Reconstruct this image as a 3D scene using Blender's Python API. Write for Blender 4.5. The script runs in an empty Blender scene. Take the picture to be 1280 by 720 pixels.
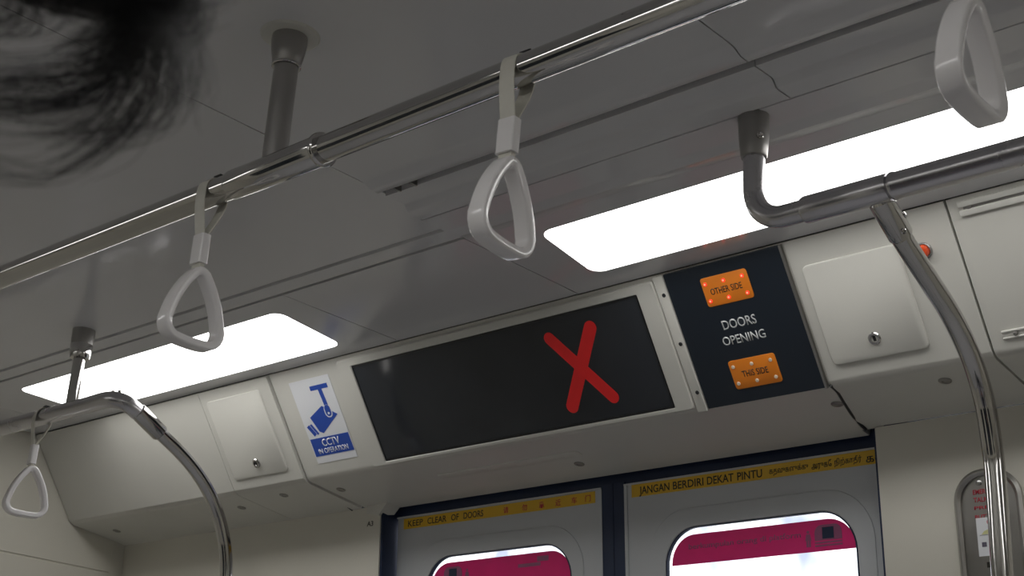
import bpy, bmesh, math, random
from mathutils import Vector, Matrix

# ------------------------------------------------------------------ camera
random.seed(7)
scene = bpy.context.scene
COL = scene.collection
CAM = Vector((0.0, 0.0, 1.15))
RV, UV_, FV = Vector((0.7478, 0.6614, 0.0564)), Vector((0.2040, -0.3080, 0.9292)), Vector((-0.6318, 0.6837, 0.3653))
cam_data = bpy.data.cameras.new('camera')
cam = bpy.data.objects.new('camera', cam_data)
COL.objects.link(cam)
m = Matrix((RV, UV_, -FV)).transposed().to_4x4()
m.translation = CAM
cam.matrix_world = m
cam_data.sensor_width = 36.0
cam_data.lens = 1806.5 / 1280 * 36
cam_data.clip_start = 0.02
cam_data.dof.use_dof = True
cam_data.dof.focus_distance = 2.5
cam_data.dof.aperture_fstop = 20.0
scene.camera = cam

# ------------------------------------------------------------------ world, exposure
LIGHT_STRENGTH = 3.9
world = bpy.data.worlds.new('world')
scene.world = world
world.use_nodes = True
world.node_tree.nodes['Background'].inputs[0].default_value = (0.5, 0.55, 0.6, 1)
world.node_tree.nodes['Background'].inputs[1].default_value = 0.05
scene.view_settings.view_transform = 'Standard'
scene.view_settings.look = 'None'
scene.view_settings.gamma = 1.0
scene.view_settings.use_curve_mapping = False
scene.view_settings.exposure = 0.22
scene.cycles.max_bounces = 10
scene.cycles.diffuse_bounces = 6

# ------------------------------------------------------------------ materials
def srgb(r, g, b):
    def c(v):
        v /= 255.0
        return v / 12.92 if v <= 0.04045 else ((v + 0.055) / 1.055) ** 2.4
    return (c(r), c(g), c(b), 1.0)

def mat(name, col, rough=0.5, metal=0.0, spec=0.5, emit=None, strength=0.0, noise=0.0, nscale=8.0, bump=0.0,
        bscale=200.0, coat=0.0, rvar=0.0, stretch=None, trans=0.0, aniso=0.0):
    mt = bpy.data.materials.new(name)
    mt.use_nodes = True
    nt = mt.node_tree
    b = nt.nodes['Principled BSDF']
    b.inputs['Base Color'].default_value = col
    b.inputs['Roughness'].default_value = rough
    b.inputs['Metallic'].default_value = metal
    b.inputs['Specular IOR Level'].default_value = spec
    b.inputs['Coat Weight'].default_value = coat
    b.inputs['Coat Roughness'].default_value = 0.05
    b.inputs['Transmission Weight'].default_value = trans
    if emit is not None:
        b.inputs['Emission Color'].default_value = emit
        b.inputs['Emission Strength'].default_value = strength
    tc = nt.nodes.new('ShaderNodeTexCoord')
    mp = nt.nodes.new('ShaderNodeMapping')
    nt.links.new(tc.outputs['Object'], mp.inputs['Vector'])
    if stretch:
        mp.inputs['Scale'].default_value = stretch
    if noise > 0:
        n = nt.nodes.new('ShaderNodeTexNoise')
        n.inputs['Scale'].default_value = nscale
        n.inputs['Detail'].default_value = 5
        nt.links.new(mp.outputs[0], n.inputs['Vector'])
        mr = nt.nodes.new('ShaderNodeMapRange')
        mr.inputs['From Min'].default_value = 0.3
        mr.inputs['From Max'].default_value = 0.7
        mr.inputs['To Min'].default_value = 1 - noise
        mr.inputs['To Max'].default_value = 1 + noise
        nt.links.new(n.outputs['Fac'], mr.inputs['Value'])
        hs = nt.nodes.new('ShaderNodeHueSaturation')
        hs.inputs['Color'].default_value = col
        nt.links.new(mr.outputs[0], hs.inputs['Value'])
        nt.links.new(hs.outputs[0], b.inputs['Base Color'])
    if rvar > 0:
        n2 = nt.nodes.new('ShaderNodeTexNoise')
        n2.inputs['Scale'].default_value = nscale * 1.7
        n2.inputs['Detail'].default_value = 6
        nt.links.new(mp.outputs[0], n2.inputs['Vector'])
        mr2 = nt.nodes.new('ShaderNodeMapRange')
        mr2.inputs['From Min'].default_value = 0.3
        mr2.inputs['From Max'].default_value = 0.7
        mr2.inputs['To Min'].default_value = max(0.0, rough - rvar)
        mr2.inputs['To Max'].default_value = rough + rvar
        nt.links.new(n2.outputs['Fac'], mr2.inputs['Value'])
        nt.links.new(mr2.outputs[0], b.inputs['Roughness'])
    if bump > 0:
        n3 = nt.nodes.new('ShaderNodeTexNoise')
        n3.inputs['Scale'].default_value = bscale
        n3.inputs['Detail'].default_value = 3
        nt.links.new(mp.outputs[0], n3.inputs['Vector'])
        bp = nt.nodes.new('ShaderNodeBump')
        bp.inputs['Strength'].default_value = bump
        bp.inputs['Distance'].default_value = 0.001
        nt.links.new(n3.outputs['Fac'], bp.inputs['Height'])
        nt.links.new(bp.outputs[0], b.inputs['Normal'])
    return mt

M = {}
M['ceiling'] = mat('ceiling_paint', srgb(212, 212, 214), 0.13, noise=0.02, nscale=3, rvar=0.03, spec=0.5, bump=0.03, bscale=120)
M['panel'] = mat('panel_paint', srgb(208, 207, 200), 0.38, noise=0.03, nscale=4, rvar=0.06, bump=0.05, bscale=160)
M['wall'] = mat('wall_paint', srgb(208, 205, 194), 0.42, noise=0.03, nscale=3, rvar=0.06, bump=0.05, bscale=160)
M['door'] = mat('door_paint', srgb(190, 193, 196), 0.34, noise=0.03, nscale=4, rvar=0.05)
M['dark_gap'] = mat('dark_gap', (0.012, 0.012, 0.013, 1), 0.8)
M['navy'] = mat('navy_rubber', srgb(24, 40, 70), 0.5, noise=0.08)
M['steel'] = mat('polished_steel', (0.55, 0.54, 0.53, 1), 0.09, metal=1.0, rvar=0.03, nscale=6, stretch=(1, 1, 1))
M['rail_steel'] = mat('rail_steel', (0.60, 0.59, 0.61, 1), 0.26, metal=1.0, rvar=0.03, nscale=6)
M['satin'] = mat('satin_steel', (0.42, 0.41, 0.39, 1), 0.33, metal=1.0, rvar=0.05, nscale=12, bump=0.05, bscale=300)
M['pewter'] = mat('pewter_paint', (0.34, 0.33, 0.32, 1), 0.33, metal=0.6, noise=0.05)
M['plastic'] = mat('strap_plastic', srgb(236, 234, 235), 0.2, noise=0.02, coat=0.25)
M['webbing'] = mat('strap_webbing', srgb(208, 206, 196), 0.45, noise=0.04, nscale=60)
M['black'] = mat('black_plastic', (0.012, 0.013, 0.015, 1), 0.35)
M['screen'] = mat('black_screen', (0.030, 0.034, 0.041, 1), 0.10, noise=0.2, nscale=3, spec=0.5)
M['indicator'] = mat('indicator_black', srgb(26, 34, 44), 0.28)
M['tape'] = mat('red_tape', srgb(250, 40, 42), 0.5, noise=0.04, nscale=30)
M['orange'] = mat('orange_plate', srgb(226, 128, 28), 0.45, noise=0.03)
M['orange_lamp'] = mat('orange_lens', srgb(226, 78, 30), 0.25, coat=0.5)
M['letter_dark'] = mat('dark_print', (0.02, 0.018, 0.012, 1), 0.5)
M['letter_light'] = mat('light_print', srgb(205, 208, 208), 0.5)
M['led_on'] = mat('led_on', (0.35, 0.01, 0.006, 1), 0.6, emit=(1, 0.03, 0.02, 1), strength=1.5)
M['led_core'] = mat('led_core', (0.4, 0.05, 0.03, 1), 0.6, emit=(1, 0.10, 0.05, 1), strength=4.0)
M['led_off'] = mat('led_off', srgb(240, 222, 200), 0.4)
M['white_vinyl'] = mat('white_vinyl', srgb(226, 228, 232), 0.4, noise=0.02)
M['blue_print'] = mat('blue_print', srgb(38, 76, 170), 0.4)
M['yellow'] = mat('yellow_vinyl', srgb(222, 178, 40), 0.35, noise=0.03)
M['red_print'] = mat('red_print', srgb(190, 40, 62), 0.5)
M['grey_print'] = mat('grey_print', srgb(96, 92, 108), 0.5)
M['lamp'] = mat('lamp_diffuser', (0.9, 0.9, 0.9, 1), 0.4, emit=(1.0, 0.985, 0.96, 1), strength=LIGHT_STRENGTH)
M['pale_plastic'] = mat('pale_vent', srgb(214, 213, 207), 0.4)
M['floor'] = mat('floor_vinyl', srgb(186, 186, 190), 0.45, noise=0.12, nscale=60)
M['seat'] = mat('seat_plastic', srgb(150, 150, 158), 0.4)
M['skin'] = mat('skin', srgb(196, 150, 122), 0.5, noise=0.05, nscale=20)
M['cloth'] = mat('dark_cloth', srgb(52, 56, 68), 0.85, noise=0.1, nscale=40)
M['trouser'] = mat('trouser_cloth', srgb(38, 38, 42), 0.85, noise=0.1, nscale=40)
M['hair'] = mat('black_hair', (0.006, 0.0065, 0.008, 1), 0.42)
M['eye'] = mat('eye', (0.02, 0.015, 0.01, 1), 0.1)
M['screw'] = mat('dull_screw', (0.32, 0.31, 0.29, 1), 0.4, metal=0.8)
M['concrete'] = mat('platform_concrete', srgb(120, 120, 122), 0.7, noise=0.1)

def glass_mat():
    mt = bpy.data.materials.new('window_glass')
    mt.use_nodes = True
    nt = mt.node_tree
    for n in list(nt.nodes):
        nt.nodes.remove(n)
    o = nt.nodes.new('ShaderNodeOutputMaterial')
    tr = nt.nodes.new('ShaderNodeBsdfTransparent')
    tr.inputs[0].default_value = (0.93, 0.95, 0.96, 1)
    gl = nt.nodes.new('ShaderNodeBsdfGlossy')
    gl.inputs['Roughness'].default_value = 0.03
    lw = nt.nodes.new('ShaderNodeLayerWeight')
    lw.inputs[0].default_value = 0.5
    pw = nt.nodes.new('ShaderNodeMath'); pw.operation = 'POWER'; pw.inputs[1].default_value = 5.0
    nt.links.new(lw.outputs['Facing'], pw.inputs[0])
    ad = nt.nodes.new('ShaderNodeMath'); ad.operation = 'MULTIPLY_ADD'; ad.inputs[1].default_value = 0.95; ad.inputs[2].default_value = 0.04
    nt.links.new(pw.outputs[0], ad.inputs[0])
    mx = nt.nodes.new('ShaderNodeMixShader')
    nt.links.new(ad.outputs[0], mx.inputs[0])
    nt.links.new(tr.outputs[0], mx.inputs[1])
    nt.links.new(gl.outputs[0], mx.inputs[2])
    nt.links.new(mx.outputs[0], o.inputs[0])
    return mt
M['glass'] = glass_mat()

def vinyl_mat():
    # thin magenta film: mostly reflects room light, lets a little platform light through
    mt = mat('magenta_film', srgb(240, 44, 138), 0.3, noise=0.05, nscale=25)
    nt = mt.node_tree
    b = nt.nodes['Principled BSDF']
    out = nt.nodes['Material Output']
    tl = nt.nodes.new('ShaderNodeBsdfTranslucent')
    tl.inputs[0].default_value = srgb(215, 40, 110)
    mx = nt.nodes.new('ShaderNodeMixShader')
    mx.inputs[0].default_value = 0.25
    nt.links.new(b.outputs[0], mx.inputs[1])
    nt.links.new(tl.outputs[0], mx.inputs[2])
    nt.links.new(mx.outputs[0], out.inputs[0])
    return mt
M['magenta'] = vinyl_mat()

def lightbox_mat():
    mt = bpy.data.materials.new('platform_lightbox')
    mt.use_nodes = True
    nt = mt.node_tree
    b = nt.nodes['Principled BSDF']
    tc = nt.nodes.new('ShaderNodeTexCoord')
    n = nt.nodes.new('ShaderNodeTexNoise')
    n.inputs['Scale'].default_value = 5.0
    n.inputs['Detail'].default_value = 2
    cr = nt.nodes.new('ShaderNodeValToRGB')
    cr.color_ramp.elements[0].position = 0.40
    cr.color_ramp.elements[0].color = (0.40, 0.43, 0.55, 1)
    cr.color_ramp.elements[1].position = 0.60
    cr.color_ramp.elements[1].color = (1, 1, 1, 1)
    nt.links.new(tc.outputs['Object'], n.inputs['Vector'])
    nt.links.new(n.outputs['Fac'], cr.inputs[0])
    nt.links.new(cr.outputs[0], b.inputs['Emission Color'])
    b.inputs['Emission Strength'].default_value = 1.9
    b.inputs['Base Color'].default_value = (0.05, 0.05, 0.05, 1)
    return mt
M['lightbox'] = lightbox_mat()

# ------------------------------------------------------------------ object helpers
def finish(name, verts, faces, mtl, parent=None, smooth=True, angle=35, recalc=True):
    me = bpy.data.meshes.new(name)
    me.from_pydata([tuple(v) for v in verts], [], faces)
    if recalc:
        bm = bmesh.new()
        bm.from_mesh(me)
        bmesh.ops.remove_doubles(bm, verts=bm.verts, dist=1e-6)
        bmesh.ops.recalc_face_normals(bm, faces=bm.faces)
        bm.to_mesh(me)
        bm.free()
    me.materials.append(mtl)
    if smooth:
        me.polygons.foreach_set('use_smooth', [True] * len(me.polygons))
        me.set_sharp_from_angle(angle=math.radians(angle))
    o = bpy.data.objects.new(name, me)
    COL.objects.link(o)
    if parent is not None:
        o.parent = parent
        o.matrix_parent_inverse = Matrix.Translation(-Vector(root_loc(parent)))
    return o

def root_loc(o):
    # a part's own world matrix is the identity, a thing's is its location
    return Vector(o.location) if o.parent is None else Vector((0, 0, 0))

def tag(o, label=None, cat=None, group=None, kind=None):
    if label: o['label'] = label
    if cat: o['category'] = cat
    if group: o['group'] = group
    if kind: o['kind'] = kind
    return o

def thing(name, loc, label=None, cat=None, group=None, kind=None):
    o = bpy.data.objects.new(name, None)
    o.empty_display_size = 0.05
    COL.objects.link(o)
    o.location = loc
    return tag(o, label, cat, group, kind)

class MB:
    """verts and faces of one mesh in world coordinates"""
    def __init__(s): s.v, s.f = [], []
    def add(s, vs, fs):
        k = len(s.v)
        s.v += [Vector(v) for v in vs]
        s.f += [tuple(i + k for i in f) for f in fs]
        return s
    def box(s, x0, x1, y0, y1, z0, z1, fr=None):
        vs = [(x, y, z) for x in (x0, x1) for y in (y0, y1) for z in (z0, z1)]
        if fr: vs = [fr(*v) for v in vs]
        return s.add(vs, [(0, 1, 3, 2), (4, 6, 7, 5), (0, 4, 5, 1), (2, 3, 7, 6), (0, 2, 6, 4), (1, 5, 7, 3)])
    def build(s, name, mtl, parent=None, **k): return finish(name, s.v, s.f, mtl, parent, **k)

def rrect(x0, x1, y0, y1, r, n=6):
    """closed outline of a rounded rectangle; r is one radius or four (x1y1, x0y1, x0y0, x1y0)"""
    rs = r if isinstance(r, (tuple, list)) else (r,) * 4
    pts = []
    for (cx, cy, a0, rr) in ((x1, y1, 0, rs[0]), (x0, y1, 90, rs[1]), (x0, y0, 180, rs[2]), (x1, y0, 270, rs[3])):
        sx = -1 if cx == x1 else 1
        sy = -1 if cy == y1 else 1
        for i in range(n + 1):
            a = math.radians(a0 + 90.0 * i / n)
            pts.append((cx + sx * rr + rr * math.cos(a), cy + sy * rr + rr * math.sin(a)))
    return pts

def offset_scale(pts, d):
    """shrink a rounded rectangle outline by d towards its centre"""
    xs = [p[0] for p in pts]; ys = [p[1] for p in pts]
    cx, cy = (min(xs) + max(xs)) / 2, (min(ys) + max(ys)) / 2
    w, h = (max(xs) - min(xs)) / 2, (max(ys) - min(ys)) / 2
    return [(cx + (x - cx) * (w - d) / w, cy + (y - cy) * (h - d) / h) for x, y in pts]

def slab(mb, fr, pts, h0, h1, bev=0.0):
    """outline pts extruded from h0 (back) to h1 (front) in frame fr, front edge bevelled"""
    n = len(pts)
    rings = [[fr(x, y, h0) for x, y in pts]]
    if bev > 0:
        rings.append([fr(x, y, h1 - bev) for x, y in pts])
        q = offset_scale(pts, bev * 0.35)
        rings.append([fr(x, y, h1 - bev * 0.35) for x, y in q])
        q = offset_scale(pts, bev)
        rings.append([fr(x, y, h1) for x, y in q])
    else:
        rings.append([fr(x, y, h1) for x, y in pts])
    vs = [v for r in rings for v in r]
    fs = []
    for k in range(len(rings) - 1):
        for i in range(n):
            j = (i + 1) % n
            fs.append((k * n + i, k * n + j, (k + 1) * n + j, (k + 1) * n + i))
    fs.append(tuple(range((len(rings) - 1) * n, len(rings) * n)))
    fs.append(tuple(reversed(range(n))))
    mb.add(vs, fs)
    return mb

def ring_plate(mb, fr, outer, inner, h0, h1, bev=0.0):
    """plate with a hole: outer and inner outlines have the same number of points"""
    n = len(outer)
    rings = [[fr(x, y, h0) for x, y in outer]]
    if bev:
        rings.append([fr(x, y, h1 - bev) for x, y in outer])
        rings.append([fr(x, y, h1) for x, y in offset_scale(outer, bev)])
        rings.append([fr(x, y, h1) for x, y in offset_scale(inner, -bev)])
        rings.append([fr(x, y, h1 - bev) for x, y in inner])
    else:
        rings.append([fr(x, y, h1) for x, y in outer])
        rings.append([fr(x, y, h1) for x, y in inner])
    rings.append([fr(x, y, h0) for x, y in inner])
    vs = [v for r in rings for v in r]
    fs = []
    R = len(rings)
    for k in range(R):
        for i in range(n):
            j = (i + 1) % n
            a, b = k * n, ((k + 1) % R) * n
            fs.append((a + i, a + j, b + j, b + i))
    mb.add(vs, fs)
    return mb

def catmull(pts, sub=8, closed=False):
    pts = [Vector(p) for p in pts]
    n = len(pts)
    out = []
    rng = n if closed else n - 1
    for i in range(rng):
        if closed:
            p0, p1, p2, p3 = pts[(i - 1) % n], pts[i], pts[(i + 1) % n], pts[(i + 2) % n]
        else:
            p0 = pts[i - 1] if i > 0 else pts[0] * 2 - pts[1]
            p1, p2 = pts[i], pts[i + 1]
            p3 = pts[i + 2] if i + 2 < n else pts[-1] * 2 - pts[-2]
        for k in range(sub):
            t = k / sub
            out.append(0.5 * ((2 * p1) + (-p0 + p2) * t + (2 * p0 - 5 * p1 + 4 * p2 - p3) * t * t + (-p0 + 3 * p1 - 3 * p2 + p3) * t ** 3))
    if not closed: out.append(pts[-1])
    return out

def tube(mb, path, r, n=20, cap=True):
    path = [Vector(p) for p in path]
    rad = r if isinstance(r, (list, tuple)) else [r] * len(path)
    T = []
    for i in range(len(path)):
        a = path[max(i - 1, 0)]; b = path[min(i + 1, len(path) - 1)]
        T.append((b - a).normalized())
    up = Vector((0, 0, 1)) if abs(T[0].z) < 0.9 else Vector((1, 0, 0))
    N = (up - T[0] * up.dot(T[0])).normalized()
    vs, fs = [], []
    for i, p in enumerate(path):
        N = (N - T[i] * N.dot(T[i])).normalized()
        B = T[i].cross(N)
        for k in range(n):
            a = 2 * math.pi * k / n
            vs.append(p + (N * math.cos(a) + B * math.sin(a)) * rad[i])
    for i in range(len(path) - 1):
        for k in range(n):
            j = (k + 1) % n
            fs.append((i * n + k, i * n + j, (i + 1) * n + j, (i + 1) * n + k))
    if cap:
        fs.append(tuple(reversed(range(n))))
        fs.append(tuple(range((len(path) - 1) * n, len(path) * n)))
    mb.add(vs, fs)
    return mb

def lathe(mb, o, axis, prof, n=28):
    """profile of (distance along axis, radius)"""
    axis = Vector(axis).normalized()
    return tube(mb, [Vector(o) + axis * a for a, _ in prof], [r for _, r in prof], n)

def lathe_steps(mb, o, axis, prof, n=28):
    # like lathe, with a constant frame so that flat steps (same distance) stay valid
    axis = Vector(axis).normalized()
    up = Vector((0, 0, 1)) if abs(axis.z) < 0.9 else Vector((1, 0, 0))
    N = (up - axis * up.dot(axis)).normalized(); B = axis.cross(N)
    vs, fs = [], []
    for a, r in prof:
        for k in range(n):
            t = 2 * math.pi * k / n
            vs.append(Vector(o) + axis * a + (N * math.cos(t) + B * math.sin(t)) * r)
    for i in range(len(prof) - 1):
        for k in range(n):
            j = (k + 1) % n
            fs.append((i * n + k, i * n + j, (i + 1) * n + j, (i + 1) * n + k))
    fs.append(tuple(reversed(range(n)))); fs.append(tuple(range((len(prof) - 1) * n, len(prof) * n)))
    mb.add(vs, fs)
    return mb

def sweep(mb, path, section, ups, closed=True):
    """sweep a closed 2D section (a: along local out, b: along ups vector) on a path lying in the plane normal to ups"""
    path = [Vector(p) for p in path]
    n = len(path); k = len(section)
    vs, fs = [], []
    for i in range(n):
        if closed: t = path[(i + 1) % n] - path[i - 1]
        else: t = path[min(i + 1, n - 1)] - path[max(i - 1, 0)]
        t.normalize()
        out = t.cross(ups).normalized()
        for a, b in section: vs.append(path[i] + out * a + ups * b)
    for i in range(n if closed else n - 1):
        j = (i + 1) % n
        for q in range(k):
            w = (q + 1) % k
            fs.append((i * k + q, i * k + w, j * k + w, j * k + q))
    if not closed:
        fs.append(tuple(reversed(range(k)))); fs.append(tuple(range((n - 1) * k, n * k)))
    mb.add(vs, fs)
    return mb

def extrude_x(mb, prof, x0, x1):
    """closed (y,z) profile extruded along x"""
    n = len(prof)
    vs = [(x0, y, z) for y, z in prof] + [(x1, y, z) for y, z in prof]
    fs = [(i, (i + 1) % n, n + (i + 1) % n, n + i) for i in range(n)]
    fs += [tuple(reversed(range(n))), tuple(range(n, 2 * n))]
    return mb.add(vs, fs)

def strip_profile(line, th):
    """closed profile from an open (y,z) line, thickened by th on its left-hand side"""
    pts = [Vector((a, b)) for a, b in line]
    off = []
    for i, p in enumerate(pts):
        t = (pts[min(i + 1, len(pts) - 1)] - pts[max(i - 1, 0)]).normalized()
        off.append(p + Vector((-t.y, t.x)) * th)
    return [tuple(p) for p in pts] + [tuple(p) for p in reversed(off)]

CAP = 0.692
def text_obj(name, body, fr, x0, x1, v0, v1, h, mtl, parent, th=0.0002, bold=0.010, align='C'):
    """flat lettering filling the box x0..x1 by v0(top)..v1(bottom) of a wall frame; v runs downwards"""
    cu = bpy.data.curves.new(name, 'FONT')
    cu.body = body
    cu.align_x = 'CENTER' if align == 'C' else 'LEFT'
    cu.resolution_u = 3
    cu.offset = bold
    tmp = bpy.data.objects.new(name + '_tmp', cu)
    COL.objects.link(tmp)
    dg = bpy.context.evaluated_depsgraph_get()
    me = bpy.data.meshes.new_from_object(tmp.evaluated_get(dg))
    bpy.data.objects.remove(tmp)
    if not len(me.vertices): return None
    xs = [v.co.x for v in me.vertices]; ys = [v.co.y for v in me.vertices]
    a, b, c, d = min(xs), max(xs), min(ys), max(ys)
    if body.isascii() and body.upper() == body: c, d = -0.010, CAP      # letters share one baseline and cap height
    for v in me.vertices:
        u = (v.co.x - a) / (b - a); w = (v.co.y - c) / (d - c)
        v.co = fr(x0 + (x1 - x0) * u, v1 + (v0 - v1) * w, h)
    me.materials.clear()
    me.materials.append(mtl)
    nm = fr(0, 0, 1) - fr(0, 0, 0)
    bm = bmesh.new(); bm.from_mesh(me)
    ret = bmesh.ops.extrude_face_region(bm, geom=list(bm.faces))
    vs_ = [g for g in ret['geom'] if isinstance(g, bmesh.types.BMVert)]
    bmesh.ops.translate(bm, verts=vs_, vec=nm * th)
    bmesh.ops.recalc_face_normals(bm, faces=bm.faces)
    bm.to_mesh(me); bm.free()
    o = bpy.data.objects.new(name, me)
    COL.objects.link(o)
    if parent:
        o.parent = parent
        o.matrix_parent_inverse = Matrix.Translation(-root_loc(parent))
    return o

# ------------------------------------------------------------------ the surfaces of the car (metres, x along the car, y across it)
ZC = 2.238                       # ceiling height
YM = 1.113                       # centre line of the car
A_B = math.radians(34.8)         # the fascia above the doors leans forward by this much
A_W = math.radians(4.5)          # side walls and doors lean by this much
def FB(x, v, h):                 # fascia frame: v down the slope, h towards the passengers
    return Vector((x, 2.138 + v * math.sin(A_B) - h * math.cos(A_B), ZC - v * math.cos(A_B) - h * math.sin(A_B)))
def lean_frame(y0, z0):
    def f(x, z, h):
        return Vector((x, y0 + (z0 - z) * math.tan(A_W) - h * math.cos(A_W), z - h * math.sin(A_W)))
    return f
FW = lean_frame(2.497, 1.975)    # side wall
FD = lean_frame(2.550, 1.970)    # door leaves
def FC(x, y, h): return Vector((x, y, ZC - h))          # under the ceiling
SA = math.radians(82)
def FS(x, s, h):                 # soffit frame: s away from the passengers, h down
    return Vector((x, 2.302 + s * math.sin(SA) - h * math.cos(SA), 2.002 - s * math.cos(SA) - h * math.sin(SA)))

X_L, X_R = -3.87, 2.6
# ---- floor, ceiling backing, walls
o = MB().box(X_L - 0.1, X_R + 0.1, -0.6, 2.9, -0.06, 0.0).build('floor', M['floor'], smooth=False); tag(o, kind='structure')
ceil = MB().box(X_L - 0.1, X_R + 0.1, -0.45, 2.9, 2.275, 2.33).build('ceiling', M['dark_gap'], smooth=False); tag(ceil, kind='structure')

def cpanel(x0, x1, line, th=0.012):
    prof = strip_profile(line, th)
    prof = [(y, z) for y, z in prof]
    return extrude_x(MB(), prof, x0 + 0.0012, x1 - 0.0012).build('ceiling_panel', M['ceiling'], ceil, angle=50)

def mirror(line): return [(2 * YM - y, z) for y, z in reversed(line)]
# the far half left of x=-1.778 is one smooth sheet up to a narrow stepped strip
CEN = [(2 * YM - 1.743, ZC + 0.006), (1.743, ZC + 0.006)]
STRIP = [(1.746, ZC + 0.009), (1.748, ZC + 0.002), (1.788, ZC + 0.002), (1.790, ZC + 0.006)]
SIDE = [(1.794, ZC), (2.1375, ZC)]
cpanel(X_L, -1.778, CEN)
cpanel(X_L, -1.778, STRIP); cpanel(X_L, -1.778, mirror(STRIP))
# right of x=-1.778: flat middle, then an air slot, a rolled band and the side sheet
ZH = ZC + 0.006
MID = [(2 * YM - 1.555, ZH - 0.005), (2 * YM - 1.538, ZH - 0.006), (2 * YM - 1.515, ZH), (1.505, ZH), (1.518, ZH - 0.001), (1.534, ZH - 0.008), (1.553, ZH - 0.008), (1.5565, ZH - 0.004), (1.5575, ZH + 0.006)]
BAND = [(1.570, ZH + 0.008), (1.572, ZH - 0.006), (1.616, ZH - 0.004), (1.6205, ZH - 0.006), (1.628, ZH - 0.015), (1.634, ZH - 0.0165), (1.669, ZH - 0.0150), (1.671, ZH - 0.012)]
SIDE_R = [(1.6740, ZC - 0.002), (1.676, ZC - 0.007), (1.736, ZC - 0.005), (1.740, ZC - 0.005), (1.7445, ZC + 0.001), (1.776, ZC - 0.001), (1.7795, ZC - 0.001), (1.781, ZC), (1.800, ZC)]
xr = [-1.778, -1.0, -0.22, 0.555, 1.33, X_R]
for a, b in zip(xr[:-1], xr[1:]):
    cpanel(a, b, MID); cpanel(a, b, BAND); cpanel(a, b, mirror(BAND))
for a, b in ((-1.79, -0.22), (-0.22, 2.10), (2.10, X_R)):
    cpanel(a, b, SIDE_R); cpanel(a, b, mirror(SIDE_R))
for a, b in ((X_L, -3.70), (-2.325, -1.79)):
    cpanel(a, b, SIDE); cpanel(a, b, mirror(SIDE))
cpanel(2.10, X_R, [(1.8005, ZC), (2.1375, ZC)]); cpanel(2.10, X_R, mirror([(1.8005, ZC), (2.1375, ZC)]))
# end plate of the air slot at x=-1.778, dark slot bottom is the backing
cpb = MB(); cpb.box(-1.779, X_R, 1.553, 1.573, ZC + 0.014, ZC + 0.018)
cpb.build('slot_liner', M['dark_gap'], ceil, smooth=False)
for xx in (-1.74, -1.70):
    MB().box(xx, xx + 0.004, 1.555, 1.572, ZC - 0.002, ZC + 0.012).build('slot_clip', M['pewter'], ceil, smooth=False)

# ---- far side wall (left of the doors, right of the doors) and its seam with the soffit
DX0, DX1 = -2.727, -1.319
wl = MB()
slab(wl, FW, [(X_L, 0.0), (DX0, 0.0), (DX0, 1.972), (X_L, 1.972)], -0.09, 0.0)
slab(wl, FW, [(DX1, 0.0), (X_R, 0.0), (X_R, 1.972), (DX1, 1.972)], -0.09, 0.0)
wall_far = wl.build('wall_far', M['wall'], smooth=False); tag(wall_far, kind='structure')
# navy rubber jambs lining the door opening, header behind the fascia
jm = MB()
slab(jm, FW, [(DX0, 0.0), (DX0 + 0.006, 0.0), (DX0 + 0.006, 1.965), (DX0, 1.965)], -0.088, -0.004)
jm.build('rubber_jamb', M['navy'], wall_far, smooth=False)
jm = MB()
slab(jm, FW, [(DX1 - 0.006, 0.0), (DX1, 0.0), (DX1, 1.965), (DX1 - 0.006, 1.965)], -0.088, -0.004)
jm.build('rubber_jamb', M['navy'], wall_far, smooth=False)
MB().box(DX0 - 0.04, DX1 + 0.04, 2.556, 2.60, 1.945, 2.06).build('door_header', M['navy'], wall_far, smooth=False)
text_obj('lettering', 'A3', FW, -2.775, -2.752, 1.935, 1.922, 0.0004, M['letter_dark'], wall_far)

# end wall of the car at the left, with one horizontal joint
w = MB(); w.box(X_L - 0.06, X_L, -0.5, 2.85, 0.0, 2.27)
we = w.build('wall_left', M['wall'], smooth=False); tag(we, kind='structure')
def FE(y, z, h): return Vector((X_L + h, y, z))
slab(MB(), FE, [(0.35, 1.882), (2.455, 1.882), (2.455, 2.232), (0.35, 2.232)], 0.0, 0.004, 0.0015).build('panel', M['wall'], we, smooth=False)
slab(MB(), FE, [(0.35, 0.9), (2.455, 0.9), (2.455, 1.877), (0.35, 1.877)], 0.0, 0.004, 0.0015).build('panel', M['wall'], we, smooth=False)
w = MB(); w.box(X_R, X_R + 0.06, -0.5, 2.85, 0.0, 2.27)
tag(w.build('wall_right', M['wall'], smooth=False), kind='structure')
# near side wall behind the viewer, with a dark window band
w = MB(); w.box(X_L, X_R, -0.36, -0.30, 0.0, 2.27)
wn = w.build('wall_near', M['wall'], smooth=False); tag(wn, kind='structure')
def mfascia():
    line = [(2 * YM - 2.138, ZC), (2 * YM - 2.302, 2.002), (2 * YM - 2.52, 1.972)]
    return extrude_x(MB(), strip_profile(line, -0.004), X_L, X_R)
mfascia().build('overhead_fascia', M['panel'], wn, smooth=False)
for k in range(3):
    x0 = -3.2 + k * 1.9
    def FN(x, z, h): return Vector((x, -0.30 + h, z))
    slab(MB(), FN, rrect(x0, x0 + 1.35, 0.95, 1.75, 0.08), 0.0, 0.006, 0.002).build('window_glass', M['screen'], wn)

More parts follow.
